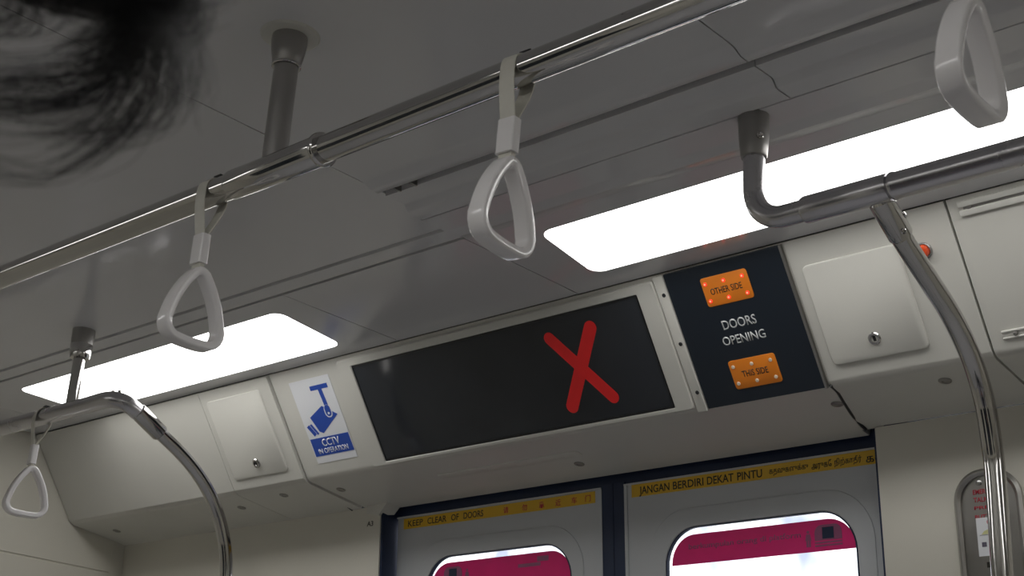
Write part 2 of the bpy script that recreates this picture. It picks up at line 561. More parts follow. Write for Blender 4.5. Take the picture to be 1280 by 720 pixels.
# ------------------------------------------------------------------ overhead panels between ceiling and side wall
def corner_line(v0, s1, drop=0.0):
    """(y,z) line down the fascia, rounded at its foot, then back along the soffit"""
    a = FB(0, v0, 0); b = FB(0, 0.276, 0)
    c = Vector((0, 2.302, 2.002)); d = FS(0, 0.012, 0); e = FS(0, s1, 0)
    pts = [(a.y, a.z), (b.y, b.z)]
    for i in range(1, 8):
        t = i / 8
        p = b * (1 - t) ** 2 + c * 2 * t * (1 - t) + d * t * t
        pts.append((p.y, p.z))
    pts.append((d.y, d.z))
    pts.append((e.y, e.z))
    return pts

def over_panel(root, x0, x1, s1=0.197, v0=0.002, h=0.0):
    line = corner_line(v0, s1)
    if h:
        line = [(y - h * math.cos(A_B) * (1 if i < 3 else 0.3), z - h * math.sin(A_B)) for i, (y, z) in enumerate(line)]
    return extrude_x(MB(), strip_profile(line, 0.012), x0, x1).build('shell', M['panel'], root, angle=40)

def fastener(root, x, s, h=0.0):
    f = MB()
    c = FS(x, s, h); ax = (FS(x, s, h + 1) - c)
    lathe_steps(f, c - ax * 0.002, ax, [(0, 0.012), (0.0035, 0.012), (0.0045, 0.0105), (0.0045, 0.006), (0.003, 0.005), (0.003, 0.0005)], 20)
    f.build('fastener', M['screw'], root)

def lock(parent, x, v, r=0.013, h=0.0):
    c = FB(x, v, h); ax = FB(x, v, 1) - c
    l = MB()
    lathe_steps(l, c, ax, [(0.001, r), (0.0075, r), (0.0095, r * 0.86), (0.0095, r * 0.55), (0.006, r * 0.5), (0.006, 0.0004)], 26)
    k = l.build('lock', M['steel'], parent)
    s = MB(); s.box(x - 0.0028, x + 0.0028, v - 0.005, v + 0.005, 0.0055 + h, 0.0075 + h, FB)
    s.build('keyway', M['black'], k, smooth=False)

# dark cavity behind all panels
cav = MB()
p1, p2, p3 = FB(0, 0, -0.03), FB(0, 0.27, -0.03), FS(0, 0.2, -0.03)
extrude_x(cav, [(p1.y, p1.z), (p2.y, p2.z), (p3.y, p3.z), (2.75, 2.05), (2.75, 2.27), (2.16, 2.27)], X_L, X_R)
tag(cav.build('trim_1', M['dark_gap'], smooth=False), kind='structure')

pl = thing('overhead_cover', FB(-3.47, 0.15, 0), 'plain pale overhead panel in the left corner beside the end wall', 'wall panel')
over_panel(pl, -3.862, -3.0765, h=0.007); fastener(pl, -3.755, 0.088, 0.004); fastener(pl, -3.148, 0.076, 0.004)

pl = thing('overhead_cabinet', FB(-2.95, 0.15, 0), 'pale overhead panel with a locked square hatch, left of the blue camera sign', 'cabinet')
over_panel(pl, -3.0745, -2.7965, h=0.007); fastener(pl, -2.938, 0.047, 0.004)
hd = slab(MB(), FB, rrect(-3.053, -2.837, 0.030, 0.2505, 0.010), 0.005, 0.0105, 0.0015).build('hatch_door', M['panel'], pl)
lock(hd, -2.943, 0.2150, 0.013, 0.006)

# long panel above the doors: recessed field for the sign and the display, deep soffit
hp = thing('door_header_cover', FB(-2.05, 0.15, 0), 'long pale cover above the doors carrying the dark screen and the camera sign', 'wall panel')
over_panel(hp, -2.791, -1.304, s1=0.205, h=0.0)
# the deeper lip of the soffit over the doorway, its left end turned down to the wall
sl = MB()
e0 = FS(0, 0.200, 0); e1 = FS(0, 0.237, -0.002)
extrude_x(sl, strip_profile([(e0.y, e0.z), (e1.y, e1.z), (e1.y + 0.004, e1.z + 0.012)], 0.008), -2.700, -1.352)
sl.build('soffit_lip', M['panel'], hp, angle=30)
eb = MB()
a0, b0 = FS(0, 0.19, 0.0), FS(0, 0.237, -0.002)
vs = [(-2.775, 2.4955, 1.970), (-2.697, a0.y, a0.z - 0.002), (-2.697, b0.y, b0.z), (-2.715, b0.y, b0.z - 0.017), (-2.775, 2.4955, 1.955),
      (-2.775, 2.4955, 1.98), (-2.697, a0.y, a0.z + 0.01), (-2.697, b0.y, b0.z + 0.01), (-2.715, b0.y + 0.02, b0.z + 0.01), (-2.775, 2.53, 1.98), (-2.730, 2.4958, 1.946)]
eb.add(vs, [(0, 1, 2, 3, 10, 4), (1, 6, 7, 2), (2, 7, 8, 3), (5, 6, 1, 0), (6, 5, 9, 8, 7), (4, 10, 3, 8, 9), (0, 4, 9, 5)])
eb.build('end_bracket', M['panel'], hp, smooth=False)
fastener(hp, -2.03, 0.151); fastener(hp, -2.751, 0.078); fastener(hp, -1.333, 0.076)
# shallow raised rib on the soffit
rb = MB(); slab(rb, FS, rrect(-2.42, -1.985, 0.085, 0.112, 0.010), -0.001, 0.0022, 0.0012)
rb.build('rib', M['panel'], hp)
# rubber gasket curves at both ends of the cover
for nm, pts in (('gasket', [FS(-1.3035, 0.0, -0.001), FS(-1.306, 0.03, -0.001), FS(-1.318, 0.075, -0.001), FS(-1.332, 0.13, -0.001), FS(-1.340, 0.165, -0.003), FS(-1.338, 0.197, 0.004)]),
                ('gasket', [FS(-2.800, 0.02, -0.001), FS(-2.802, 0.075, -0.001), FS(-2.812, 0.12, -0.001), FS(-2.826, 0.16, 0.0), FS(-2.834, 0.197, 0.003)])):
    tube(MB(), catmull(pts, 6), 0.0034, 8).build(nm, M['black'], hp)

# ---- display with white fascia
du = thing('display_screen', FB(-2.07, 0.15, 0), 'long black passenger screen in a pale bezel above the doors', 'screen')
outer = rrect(-2.540, -1.603, 0.010, 0.2835, 0.008); inner = rrect(-2.493, -1.650, 0.031, 0.272, 0.003)
ring_plate(MB(), FB, outer, inner, 0.001, 0.0085, 0.003).build('bezel', M['panel'], du)
slab(MB(), FB, rrect(-2.495, -1.648, 0.029, 0.274, 0.003), 0.001, 0.0065).build('glass_panel', M['screen'], du, smooth=False)
g = MB(); ring_plate(g, FB, rrect(-2.4932, -1.6498, 0.0308, 0.2722, 0.003), rrect(-2.4895, -1.6535, 0.0345, 0.2685, 0.002), 0.005, 0.0075)
g.build('gasket', M['black'], du, smooth=False)
# narrow screwed strip between the display and the indicator
st = thing('cover_strip', FB(-1.587, 0.15, 0), 'narrow pale metal strip with three black screws right of the screen', 'trim')
slab(MB(), FB, rrect(-1.6005, -1.5755, 0.004, 0.292, 0.003), 0.001, 0.009, 0.002).build('strip', M['panel'], st)
for v in (0.044, 0.147, 0.250):
    c = FB(-1.5855, v, 0); ax = FB(0, 0, 1) - FB(0, 0, 0)
    lathe_steps(MB(), c, ax, [(0.004, 0.0042), (0.0095, 0.0042), (0.0105, 0.003), (0.0095, 0.0008)], 14).build('screw', M['black'], st)

# ---- red tape cross stuck on the screen
tx = thing('tape_cross', FB(-1.84, 0.15, 0.007), 'big red cross of two rounded tape strips on the dark screen', 'sticker')
def bar(mb, x0, v0, x1, v1, wd, h0, h1):
    p, q = Vector((x0, v0)), Vector((x1, v1)); t = (q - p).normalized(); nn = Vector((-t.y, t.x))
    pts = []
    for c, a0 in ((q, -90), (p, 90)):
        for i in range(13):
            a = math.radians(a0 + 180 * i / 12)
            w_ = c + (t * math.cos(a) + nn * math.sin(a)) * wd / 2
            pts.append((w_.x, w_.y))
    return slab(mb, FB, pts, h0, h1)
bar(MB(), -1.897, 0.076, -1.788, 0.226, 0.028, 0.0066, 0.0074).build('tape_strip', M['tape'], tx, smooth=False)
bar(MB(), -1.785, 0.073, -1.899, 0.229, 0.030, 0.0066, 0.0080).build('tape_strip', M['tape'], tx, smooth=False)

# ---- CCTV sign
cs = thing('camera_sign', FB(-2.66, 0.14, 0), 'white and blue CCTV in operation sign left of the screen', 'sign')
slab(MB(), FB, rrect(-2.7315, -2.5865, 0.035, 0.2500, 0.001, 2), 0.0002, 0.0011).build('backing', M['white_vinyl'], cs, smooth=False)
ic = MB()
H0, H1 = 0.0012, 0.0017
def quad(mb, pts, h0=H0, h1=H1): return slab(mb, FB, pts, h0, h1)
quad(ic, [(-2.664, 0.055), (-2.601, 0.055), (-2.601, 0.0665), (-2.664, 0.0665)])
quad(ic, [(-2.638, 0.066), (-2.625, 0.066), (-2.6215, 0.128), (-2.634, 0.128)])
ic.build('bracket_print', M['blue_print'], cs, smooth=False)
ic = MB()
quad(ic, [(-2.700, 0.131), (-2.646, 0.108), (-2.602, 0.136), (-2.672, 0.176), (-2.684, 0.170)])
quad(ic, [(-2.7105, 0.150), (-2.7045, 0.147), (-2.6880, 0.1745), (-2.694, 0.1775)])
quad(ic, [(-2.7235, 0.153), (-2.7135, 0.149), (-2.6975, 0.175), (-2.7075, 0.180)])
ic.build('camera_print', M['blue_print'], cs, smooth=False)
ic = MB()
ring_plate(ic, FB, rrect(-2.6420, -2.6165, 0.108, 0.1405, 0.0125), rrect(-2.6392, -2.6193, 0.1075, 0.1377, 0.0098), 0.0016, 0.0022)
ic.build('pivot_outline', M['white_vinyl'], cs, smooth=False)
ic = MB(); quad(ic, rrect(-2.6390, -2.6195, 0.1085, 0.1375, 0.0096), 0.0016, 0.0021); ic.build('pivot_print', M['blue_print'], cs, smooth=False)
ic = MB(); quad(ic, rrect(-2.6325, -2.6260, 0.1265, 0.1325, 0.003), 0.0020, 0.0026); ic.build('pivot_dot', M['white_vinyl'], cs, smooth=False)
ic = MB(); quad(ic, [(-2.7285, 0.1855), (-2.5895, 0.1855), (-2.5895, 0.2315), (-2.7285, 0.2315)]); ic.build('word_field', M['blue_print'], cs, smooth=False)
text_obj('lettering', 'CCTV', FB, -2.690, -2.6275, 0.1900, 0.2085, 0.0018, M['white_vinyl'], cs)
text_obj('lettering', 'IN OPERATION', FB, -2.712, -2.6055, 0.2135, 0.2265, 0.0018, M['white_vinyl'], cs)

# ---- door indicator
di = thing('door_indicator', FB(-1.44, 0.14, 0), 'dark door opening indicator with two orange plates and small lamps', 'sign')
slab(MB(), FB, rrect(-1.5735, -1.3105, 0.004, 0.2875, 0.002, 2), 0.001, 0.0085, 0.0012).build('plate', M['indicator'], di, smooth=False)
MB().box(-1.3104, -1.3060, 0.004, 0.2890, 0.001, 0.0100, FB).build('edge_trim', M['satin'], di, smooth=False)
for (v0, word, on) in ((0.0300, 'OTHER SIDE', True), (0.2010, 'THIS SIDE', False)):
    pp = slab(MB(), FB, rrect(-1.4955, -1.3910, v0, v0 + 0.0585, 0.006), 0.0084, 0.0100, 0.0005).build('orange_plate', M['orange'], di)
    if on: pp['label'] = 'orange plate with six glowing red lamps'
    else: pp['label'] = 'orange plate with six unlit pale lamps'
    text_obj('lettering', word, FB, -1.480 if on else -1.472, -1.409 if on else -1.414, v0 + 0.0235, v0 + 0.0360, 0.0101, M['letter_dark'], pp)
    for dx in (-1.4865, -1.4445, -1.4025):
        for dv in (0.0125, 0.0470):
            c = FB(dx, v0 + dv, 0); ax = FB(0, 0, 1) - FB(0, 0, 0)
            lathe_steps(MB(), c, ax, [(0.0095, 0.0038), (0.0108, 0.0038), (0.0114, 0.0034), (0.0117, 0.0012)], 14).build('lamp', M['led_on'] if on else M['led_off'], pp)
            if on:
                lathe_steps(MB(), c, ax, [(0.0114, 0.0020), (0.0122, 0.0018), (0.0124, 0.0006)], 12).build('lamp_core', M['led_core'], pp)
text_obj('lettering', 'DOORS', FB, -1.4800, -1.4045, 0.1200, 0.1385, 0.0086, M['letter_light'], di)
text_obj('lettering', 'OPENING', FB, -1.4910, -1.3955, 0.1520, 0.1695, 0.0086, M['letter_light'], di)

# ---- right overhead cabinet with big hatch and round orange lamp
rc = thing('overhead_cabinet', FB(-1.14, 0.15, 0), 'pale overhead panel with a large locked hatch right of the door indicator', 'cabinet')
over_panel(rc, -1.3025, -0.985, h=0.002); fastener(rc, -1.102, 0.056, 0.001)
hd = slab(MB(), FB, rrect(-1.281, -1.088, 0.054, 0.2500, 0.012), 0.001, 0.0070, 0.0022).build('hatch_door', M['panel'], rc)
lock(hd, -1.1845, 0.2135, 0.0125)
wl_ = thing('warning_lamp', FB(-1.045, 0.078, 0), 'small round orange lamp on the pale panel behind the curved pole', 'lamp')
c = FB(-1.0455, 0.0785, 0); ax = FB(0, 0, 1) - FB(0, 0, 0)
lathe_steps(MB(), c, ax, [(0.000, 0.0155), (0.0045, 0.0155), (0.006, 0.0140), (0.006, 0.0130), (0.002, 0.0128)], 28).build('bezel_ring', M['pewter'], wl_)
lathe_steps(MB(), c, ax, [(0.002, 0.0120), (0.010, 0.0118), (0.0135, 0.0100), (0.0155, 0.0060), (0.016, 0.0008)], 28).build('lens', M['orange_lamp'], wl_)

# ---- overhead panel further right, with two recessed ventilation grilles
gp = thing('overhead_cover', FB(-0.4, 0.15, 0), 'pale overhead panel with long bars at top and bottom, at the right edge', 'wall panel')
over_panel(gp, -0.981, -0.10)
for (xa, v0, v1) in ((-0.962, 0.010, 0.020), (-0.962, 0.0255, 0.0360), (-0.958, 0.246, 0.2500), (-0.958, 0.2580, 0.2615)):
    slab(MB(), FB, rrect(xa, -0.14, v0, v1, 0.0015, 3), 0.0, 0.006 if v0 < 0.1 else 0.0035, 0.001).build('bar', M['pale_plastic'], gp)
MB().box(-0.955, -0.14, 0.0205, 0.0252, 0.0002, 0.0012, FB).build('groove', M['pewter'], gp, smooth=False)
slab(MB(), FB, rrect(-0.960, -0.14, 0.2500, 0.2580, 0.002, 3), 0.0, 0.0015, 0.0005).build('bar', M['pale_plastic'], gp)
for x, v in ((-0.944, 0.0225), (-0.934, 0.254)):
    c = FB(x, v, 0)
    lathe_steps(MB(), c, ax, [(0.001, 0.004), (0.0045, 0.004), (0.0052, 0.003), (0.0052, 0.0006)], 14).build('screw', M['screw'], gp)
gp2 = thing('overhead_cover', FB(1.2, 0.15, 0), 'long plain overhead panel beyond the right edge', 'wall panel')
over_panel(gp2, -0.098, X_R - 0.002)

# ------------------------------------------------------------------ ceiling lights
def ceiling_light(x0, x1, y0, y1, ox0, ox1, label, tl=0.0, tr=0.0, near=False, group=None):
    """a diffuser set flush into a cut-out of the ceiling sheet; tl/tr set the outer corners further along the car"""
    def Yf(y): return 2 * YM - y if near else y
    def fr(x, y, h):
        k = (y - y0) / (y1 - y0)
        u = (x - x0) / (x1 - x0)
        return Vector((x + k * (tl * (1 - u) + tr * u), Yf(y), ZC - h))
    def fo(x, y, h): return Vector((x, Yf(y), ZC - h))
    hole = rrect(x0, x1, y0, y1, 0.032, 8)
    hl = [tuple(fr(x, y, 0)) for x, y in hole]
    outer = rrect(ox0 + 0.0012, ox1 - 0.0012, 1.8005 if ox0 > -2 else 1.794, 2.1375, 0.0004, 8)
    ring_plate(MB(), lambda x, y, h: Vector((x, y, ZC - h)), [(x, Yf(y)) for x, y in outer], [(a, b) for a, b, _ in hl], -0.012, 0.0).build('ceiling_panel', M['ceiling'], ceil, smooth=False)
    t = thing('ceiling_light', ((x0 + x1) / 2, Yf((y0 + y1) / 2), ZC), label, 'ceiling light', group)
    ring_plate(MB(), fr, hole, rrect(x0 + 0.0018, x1 - 0.0018, y0 + 0.0018, y1 - 0.0018, 0.0305, 8), -0.010, 0.0006).build('rim', M['ceiling'], t, smooth=False)
    slab(MB(), fr, rrect(x0 + 0.001, x1 - 0.001, y0 + 0.001, y1 - 0.001, 0.031, 8), -0.008, -0.0005).build('diffuser', M['lamp'], t, smooth=False)
    lid = MB(); slab(lid, fr, hole, -0.016, -0.012); lid.build('housing', M['ceiling'], t, smooth=False)
ceiling_light(-3.497, -2.412, 1.852, 2.087, -3.70, -2.325, 'long glowing white light panel at the left, above the plain corner panel', -0.020, -0.045)
ceiling_light(-1.655, -0.30, 1.848, 2.070, -1.79, -0.22, 'long glowing white light panel at the right, above the door indicator', -0.040, -0.02)
ceiling_light(0.30, 1.95, 1.850, 2.075, -0.22, 2.10, 'glowing light panel beyond the right edge of the photo')
for (a, b, c, d, w_) in ((-3.45, -2.43, -3.70, -2.325, 'left end'), (-1.67, -0.30, -1.79, -0.22, 'middle'), (0.30, 1.95, -0.22, 2.10, 'right end')):
    ceiling_light(a, b, 1.850, 2.075, c, d, 'glowing light panel over the near side seats at the %s of the car' % w_, near=True, group='light panels over the near seats')

# ------------------------------------------------------------------ doors
def door(name, x0, x1, wx0, wx1, ox0, ox1, sgn):
    root = thing(name, FD((x0 + x1) / 2, 0.0, 0), kind='structure')
    TOP = 1.949
    n = 10
    outer = rrect(x0, x1, 0.03, TOP, 0.002, n); inner = rrect(wx0, wx1, 0.95, 1.836, 0.082, n)
    ring_plate(MB(), FD, outer, inner, -0.009, 0.0).build('leaf', M['door'], root, smooth=False)
    # raised surround whose edge reads as a thin line
    so = rrect(ox0, ox1, 0.90, 1.877, 0.105, n); si = rrect(wx0 - 0.001, wx1 + 0.001, 0.949, 1.837, 0.083, n)
    ring_plate(MB(), FD, so, si, -0.002, 0.0022, 0.0008).build('surround', M['door'], root)
    gi = rrect(wx0 + 0.0035, wx1 - 0.0035, 0.9535, 1.8335, 0.079, n); go = rrect(wx0, wx1, 0.95, 1.836, 0.082, n)
    ring_plate(MB(), FD, go, gi, -0.0085, 0.0005).build('window_seal', M['navy'], root)
    slab(MB(), FD, rrect(wx0 + 0.004, wx1 - 0.004, 0.954, 1.832, 0.078, n), -0.0060, -0.0040).build('glass_pane', M['glass'], root, smooth=False)
    # frame edges: bright fold at top, side and the rubber nosing where the leaves meet
    MB().box(x0, x1, TOP - 0.004, TOP, -0.001, 0.004, FD).build('top_fold', M['door'], root, smooth=False)
    if sgn < 0:
        MB().box(x1 - 0.011, x1, 0.03, TOP, -0.001, 0.003, FD).build('edge_fold', M['door'], root, smooth=False)
        nz = MB(); slab(nz, FD, [(x1, 0.03), (x1 + 0.0315, 0.03), (x1 + 0.0315, 1.955), (x1, 1.955)], -0.03, 0.001)
    else:
        MB().box(x0, x0 + 0.008, 0.03, TOP, -0.001, 0.003, FD).build('edge_fold', M['door'], root, smooth=False)
        nz = MB(); slab(nz, FD, [(x0 - 0.0315, 0.03), (x0, 0.03), (x0, 1.955), (x0 - 0.0315, 1.955)], -0.03, 0.001)
    nz.build('rubber_edge', M['navy'], root, smooth=False)
    return root
dl = door('door_1', -2.714, -2.042, -2.606, -2.134, -2.645, -2.098, -1)
dr = door('door_2', -1.977, -1.300, -1.868, -1.402, -1.912, -1.362, 1)

def lab(name, label, cat, x, z, frame): return thing(name, frame(x, z, 0), label, cat)
ys = lab('warning_strip', 'yellow strip reading keep clear of doors on the left door leaf', 'sign', -2.38, 1.93, FD)
slab(MB(), FD, [(-2.692, 1.9165), (-2.062, 1.9165), (-2.062, 1.9435), (-2.692, 1.9435)], 0.0003, 0.0010).build('strip', M['yellow'], ys, smooth=False)
xx = -2.676
for wd, wdt in (('KEEP', 0.067), ('CLEAR', 0.084), ('OF', 0.033), ('DOORS', 0.083)):
    text_obj('lettering', wd, FD, xx, xx + wdt * 0.80, 1.9375, 1.9220, 0.0011, M['letter_dark'], ys, th=0.0003)
    xx += wdt * 0.80 + 0.0165
for ch, px in zip('请勿靠近车门', (-2.338, -2.278, -2.224, -2.173, -2.124, -2.083)):
    text_obj('lettering', ch, FD, px - 0.008, px + 0.008, 1.9370, 1.9215, 0.0011, M['red_print'], ys, th=0.0003)
ys = lab('warning_strip', 'yellow strip reading jangan berdiri dekat pintu on the right door leaf', 'sign', -1.65, 1.93, FD)
slab(MB(), FD, [(-1.957, 1.9165), (-1.303, 1.9165), (-1.303, 1.9450), (-1.957, 1.9450)], 0.0003, 0.0010).build('strip', M['yellow'], ys, smooth=False)
xx = -1.935
for wd, wdt in (('JANGAN', 0.083), ('BERDIRI', 0.081), ('DEKAT', 0.068), ('PINTU', 0.062)):
    text_obj('lettering', wd, FD, xx, xx + wdt, 1.9385, 1.9215, 0.0011, M['letter_dark'], ys, th=0.0003)
    xx += wdt + 0.0095
for wd, a, b in (('கதவுகளுக்கு', -1.595, -1.502), ('அருகே', -1.494, -1.447), ('நிற்காதீர்', -1.441, -1.380), ('கள்', -1.370, -1.326)):
    text_obj('lettering', wd, FD, a, b, 1.9385, 1.9205, 0.0011, M['letter_dark'], ys, th=0.0003)

# magenta banner films on the window glass
def banner(wx0, wx1, label, words, train_left):
    b = lab('window_banner', label, 'sticker', (wx0 + wx1) / 2, 1.79, FD)
    a, c = wx0 + 0.014, wx1 - 0.004
    top, bot = 1.8195, 1.7560 if not train_left else 1.7450
    slab(MB(), FD, rrect(a, c, bot, top, (0.062, 0.062, 0.0005, 0.0005), 10), -0.0039, -0.0034).build('film', M['magenta'], b, smooth=False)
    # faint pictogram: a person beside the front of a train
    px = a + 0.075 if train_left else c - 0.062
    pale = M['film_print']
    bz = 1.7665
    pi = MB(); slab(pi, FD, rrect(px - 0.031, px + 0.031, bz + 0.011, bz + 0.042, (0.016, 0.016, 0.001, 0.001)), -0.0034, -0.0029)
    pi.build('train_print', pale, b, smooth=False)
    pi = MB(); pi.box(px - 0.013, px + 0.013, bz + 0.014, bz + 0.037, -0.0029, -0.0025, FD); pi.build('train_window_print', M['navy'], b, smooth=False)
    for k in range(2):
        pi = MB(); pi.box(px - 0.031, px + 0.031, bz - 0.001 + 0.006 * k, bz + 0.0025 + 0.006 * k, -0.0034, -0.0029, FD); pi.build('track_print', pale, b, smooth=False)
    q = px + 0.048 if train_left else px - 0.046
    pi = MB()
    slab(pi, FD, rrect(q - 0.0032, q + 0.0032, bz + 0.027, bz + 0.0335, 0.0031, 3), -0.0034, -0.0029)
    slab(pi, FD, [(q - 0.007, bz + 0.013), (q + 0.007, bz + 0.013), (q + 0.0045, bz + 0.026), (q - 0.0045, bz + 0.026)], -0.0034, -0.0029)
    slab(pi, FD, [(q - 0.005, bz), (q - 0.0005, bz), (q - 0.0005, bz + 0.013), (q - 0.005, bz + 0.013)], -0.0034, -0.0029)
    slab(pi, FD, [(q + 0.0005, bz), (q + 0.005, bz), (q + 0.005, bz + 0.013), (q + 0.0005, bz + 0.013)], -0.0034, -0.0029)
    pi.build('person_print', pale, b, smooth=False)
    if words:
        text_obj('lettering', words, FD, a + 0.045, c - 0.125, bz + 0.033, bz + 0.018, -0.0034, pale, b, th=0.0002)
    else:
        pi = MB(); pi.box(a + 0.29, a + 0.36, bz + 0.022, bz + 0.030, -0.0034, -0.0031, FD)
        pi.box(a + 0.35, a + 0.385, bz + 0.032, bz + 0.044, -0.0034, -0.0031, FD); pi.build('pale_print', pale, b, smooth=False)
M['film_print'] = mat('film_print', srgb(150, 84, 120), 0.5)
banner(-2.606, -2.134, 'magenta film banner across the top of the left door window', None, True)
banner(-1.868, -1.402, 'magenta film banner with train pictogram on the right door window', 'berkumpulan orang di platform', False)

# ------------------------------------------------------------------ platform outside
o = MB().box(-5.0, 1.5, 2.80, 6.5, -0.06, 0.0).build('platform_floor', M['concrete'], smooth=False); tag(o, kind='structure')
lb = thing('platform_lightbox', (-2.9, 4.3, 1.2), 'glowing white lit panel on the platform seen through the door windows', 'light box')
MB().box(-5.6, -0.2, 4.30, 4.34, 1.2, 3.3).build('lit_panel', M['lightbox'], lb, smooth=False)
fr_ = MB(); fr_.box(-5.66, -0.14, 4.29, 4.37, 1.14, 1.2); fr_.box(-5.66, -0.14, 4.29, 4.37, 3.3, 3.36)
fr_.box(-5.66, -5.6, 4.29, 4.37, 1.2, 3.3); fr_.box(-0.2, -0.14, 4.29, 4.37, 1.2, 3.3); fr_.build('frame', M['satin'], lb, smooth=False)
for x in (-5.0, -0.8):
    MB().box(x - 0.04, x + 0.04, 4.30, 4.36, 0.0, 1.14).build('leg', M['satin'], lb, smooth=False)

# ------------------------------------------------------------------ emergency intercom on the wall at the right
ip = thing('intercom_panel', FW(-1.10, 1.65, 0), 'rounded steel emergency panel on the wall behind the right pole', 'intercom')
oi = rrect(-1.166, -1.036, 1.36, 1.863, 0.058, 10); ii = rrect(-1.154, -1.048, 1.372, 1.851, 0.048, 10)
ring_plate(MB(), FW, oi, ii, 0.0, 0.012, 0.005).build('rim', M['satin'], ip)
slab(MB(), FW, rrect(-1.1545, -1.0475, 1.3715, 1.8515, 0.048, 10), 0.0, 0.002).build('face_plate', M['satin'], ip, smooth=False)
c = FW(-1.1165, 1.8385, 0); ax2 = FW(0, 0, 1) - FW(0, 0, 0)
lathe_steps(MB(), c, ax2, [(0.001, 0.0055), (0.0035, 0.0055), (0.0045, 0.004), (0.0045, 0.0006)], 16).build('screw', M['steel'], ip)
for words, z, hh in (('EMERGENCY', 1.8265, 0.0085), ('TALK-BACK', 1.8120, 0.0085), ('PRESS', 1.7960, 0.006), ('BUTTON', 1.7800, 0.006)):
    ww = 0.060 if hh > 0.007 else 0.045
    text_obj('lettering', words, FW, -1.130, -1.130 + ww, z, z - hh, 0.0021, M['red_print'], ip, th=0.0003, bold=0.02)
ns = thing('instruction_sticker', FW(-1.10, 1.73, 0.002), 'small white instruction sticker with red and yellow marks on the steel panel', 'sticker')
slab(MB(), FW, [(-1.129, 1.705), (-1.075, 1.705), (-1.075, 1.7745), (-1.129, 1.7745)], 0.0021, 0.0027).build('backing', M['white_vinyl'], ns, smooth=False)
slab(MB(), FW, rrect(-1.1085, -1.0945, 1.7600, 1.7715, 0.0056), 0.0027, 0.0031).build('red_mark', M['red_print'], ns, smooth=False)
slab(MB(), FW, [(-1.1205, 1.7440), (-1.1000, 1.7440), (-1.1000, 1.7545), (-1.1150, 1.7500)], 0.0027, 0.0031).build('yellow_mark', mat('pale_yellow', srgb(206, 204, 150), 0.5), ns, smooth=False)
slab(MB(), FW, [(-1.1240, 1.7425), (-1.078, 1.7425), (-1.078, 1.7433), (-1.1240, 1.7433)], 0.0027, 0.0031).build('rule', M['grey_print'], ns, smooth=False)
slab(MB(), FW, [(-1.1215, 1.7215), (-1.1125, 1.7215), (-1.1125, 1.7300), (-1.1215, 1.7300)], 0.0027, 0.0031).build('grey_mark', M['grey_print'], ns, smooth=False)
MB().box(-1.116, -1.080, 1.684, 1.694, 0.002, 0.0026, FW).build('dark_mark', M['letter_dark'], ip, smooth=False)
gr = MB()
for k in range(5): gr.box(-1.130, -1.070, 1.655 - k * 0.008, 1.659 - k * 0.008, 0.002, 0.0026, FW)
gr.build('speaker_slots', M['black'], ip, smooth=False)

# ------------------------------------------------------------------ grab rails
RZ, R1 = 2.027, 0.0190
r1 = thing('grab_rail', (-1.5, YM, RZ), 'long polished steel rail crossing the picture diagonally, hung from the ceiling', 'handrail')
tube(MB(), [(X_L + 0.01, YM, RZ), (-1.62, YM, RZ), (0.0, YM, RZ), (X_R - 0.02, YM, RZ)], R1, 40).build('tube', M['steel'], r1)
sx0, sx1 = -1.590, -1.400
sv = MB(); lathe_steps(sv, (sx0, YM, RZ), (1, 0, 0), [(0, R1), (0, 0.0205), (0.004, 0.0218), (sx1 - sx0 - 0.002, 0.0218), (sx1 - sx0, 0.0205)], 40)
sv.build('sleeve', M['steel'], r1)
sv = MB(); lathe_steps(sv, (sx1, YM, RZ), (1, 0, 0), [(0, R1), (0, 0.0235), (0.002, 0.0248), (0.007, 0.0248), (0.009, 0.0235), (0.009, R1)], 40)
sv.build('clamp_ring', M['steel'], r1)
px_ = -1.500
tube(MB(), [(px_, YM, RZ + 0.012), (px_, YM, 2.19)], 0.0178, 32).build('hanger', M['pewter'], r1)
lathe_steps(MB(), (px_, YM, ZH), (0, 0, -1), [(0, 0.0255), (0.012, 0.0262), (0.028, 0.0245), (0.048, 0.0208), (0.050, 0.0200), (0.050, 0.0178)], 36).build('hanger_cup', M['pewter'], r1)
lathe_steps(MB(), (px_, YM, ZH), (0, 0, -1), [(0.0495, 0.0208), (0.0505, 0.0214), (0.0525, 0.0214), (0.0535, 0.0204), (0.0535, 0.0178)], 36).build('hanger_ring', M['steel'], r1)
lathe_steps(MB(), (px_, YM, ZH), (0, 0, -1), [(0.0, 0.044), (0.0015, 0.0435), (0.0035, 0.041), (0.0035, 0.0)], 40).build('ceiling_disc', M['panel'], r1)
# small clips that keep the straps in place

Y2, Z2 = 1.690, 2.050
# right assembly: ceiling cup, down tube with elbow, sleeve, continuing rail and curved pole
r2 = thing('grab_pole', (-0.873, Y2, Z2), 'steel rail with elbow to the ceiling and curved pole at the right', 'handrail')
XE = -1.078
el = [(XE, Y2, 2.20), (XE, Y2, 2.150), (XE, Y2, 2.110)]
rr = 0.052
for i in range(13):
    a = math.radians(90 * i / 12)
    el.append((XE + rr - rr * math.cos(a), Y2, Z2 + rr - rr * math.sin(a)))
el += [(-1.0, Y2, Z2), (-0.95, Y2, Z2)]
tube(MB(), el, 0.0168, 36).build('elbow_tube', M['rail_steel'], r2)
lathe_steps(MB(), (XE, Y2, ZC - 0.006), (0, 0, -1), [(0, 0.0240), (0.006, 0.0245), (0.050, 0.0225), (0.070, 0.0205), (0.072, 0.0195), (0.072, 0.0168)], 36).build('ceiling_cup', M['pewter'], r2)
def screw_at(parent, p, axis, r=0.0045):
    lathe_steps(MB(), p, axis, [(-0.002, r), (0.002, r), (0.003, r * 0.7), (0.001, r * 0.45), (0.001, 0.0002)], 16).build('screw', M['steel'], parent)
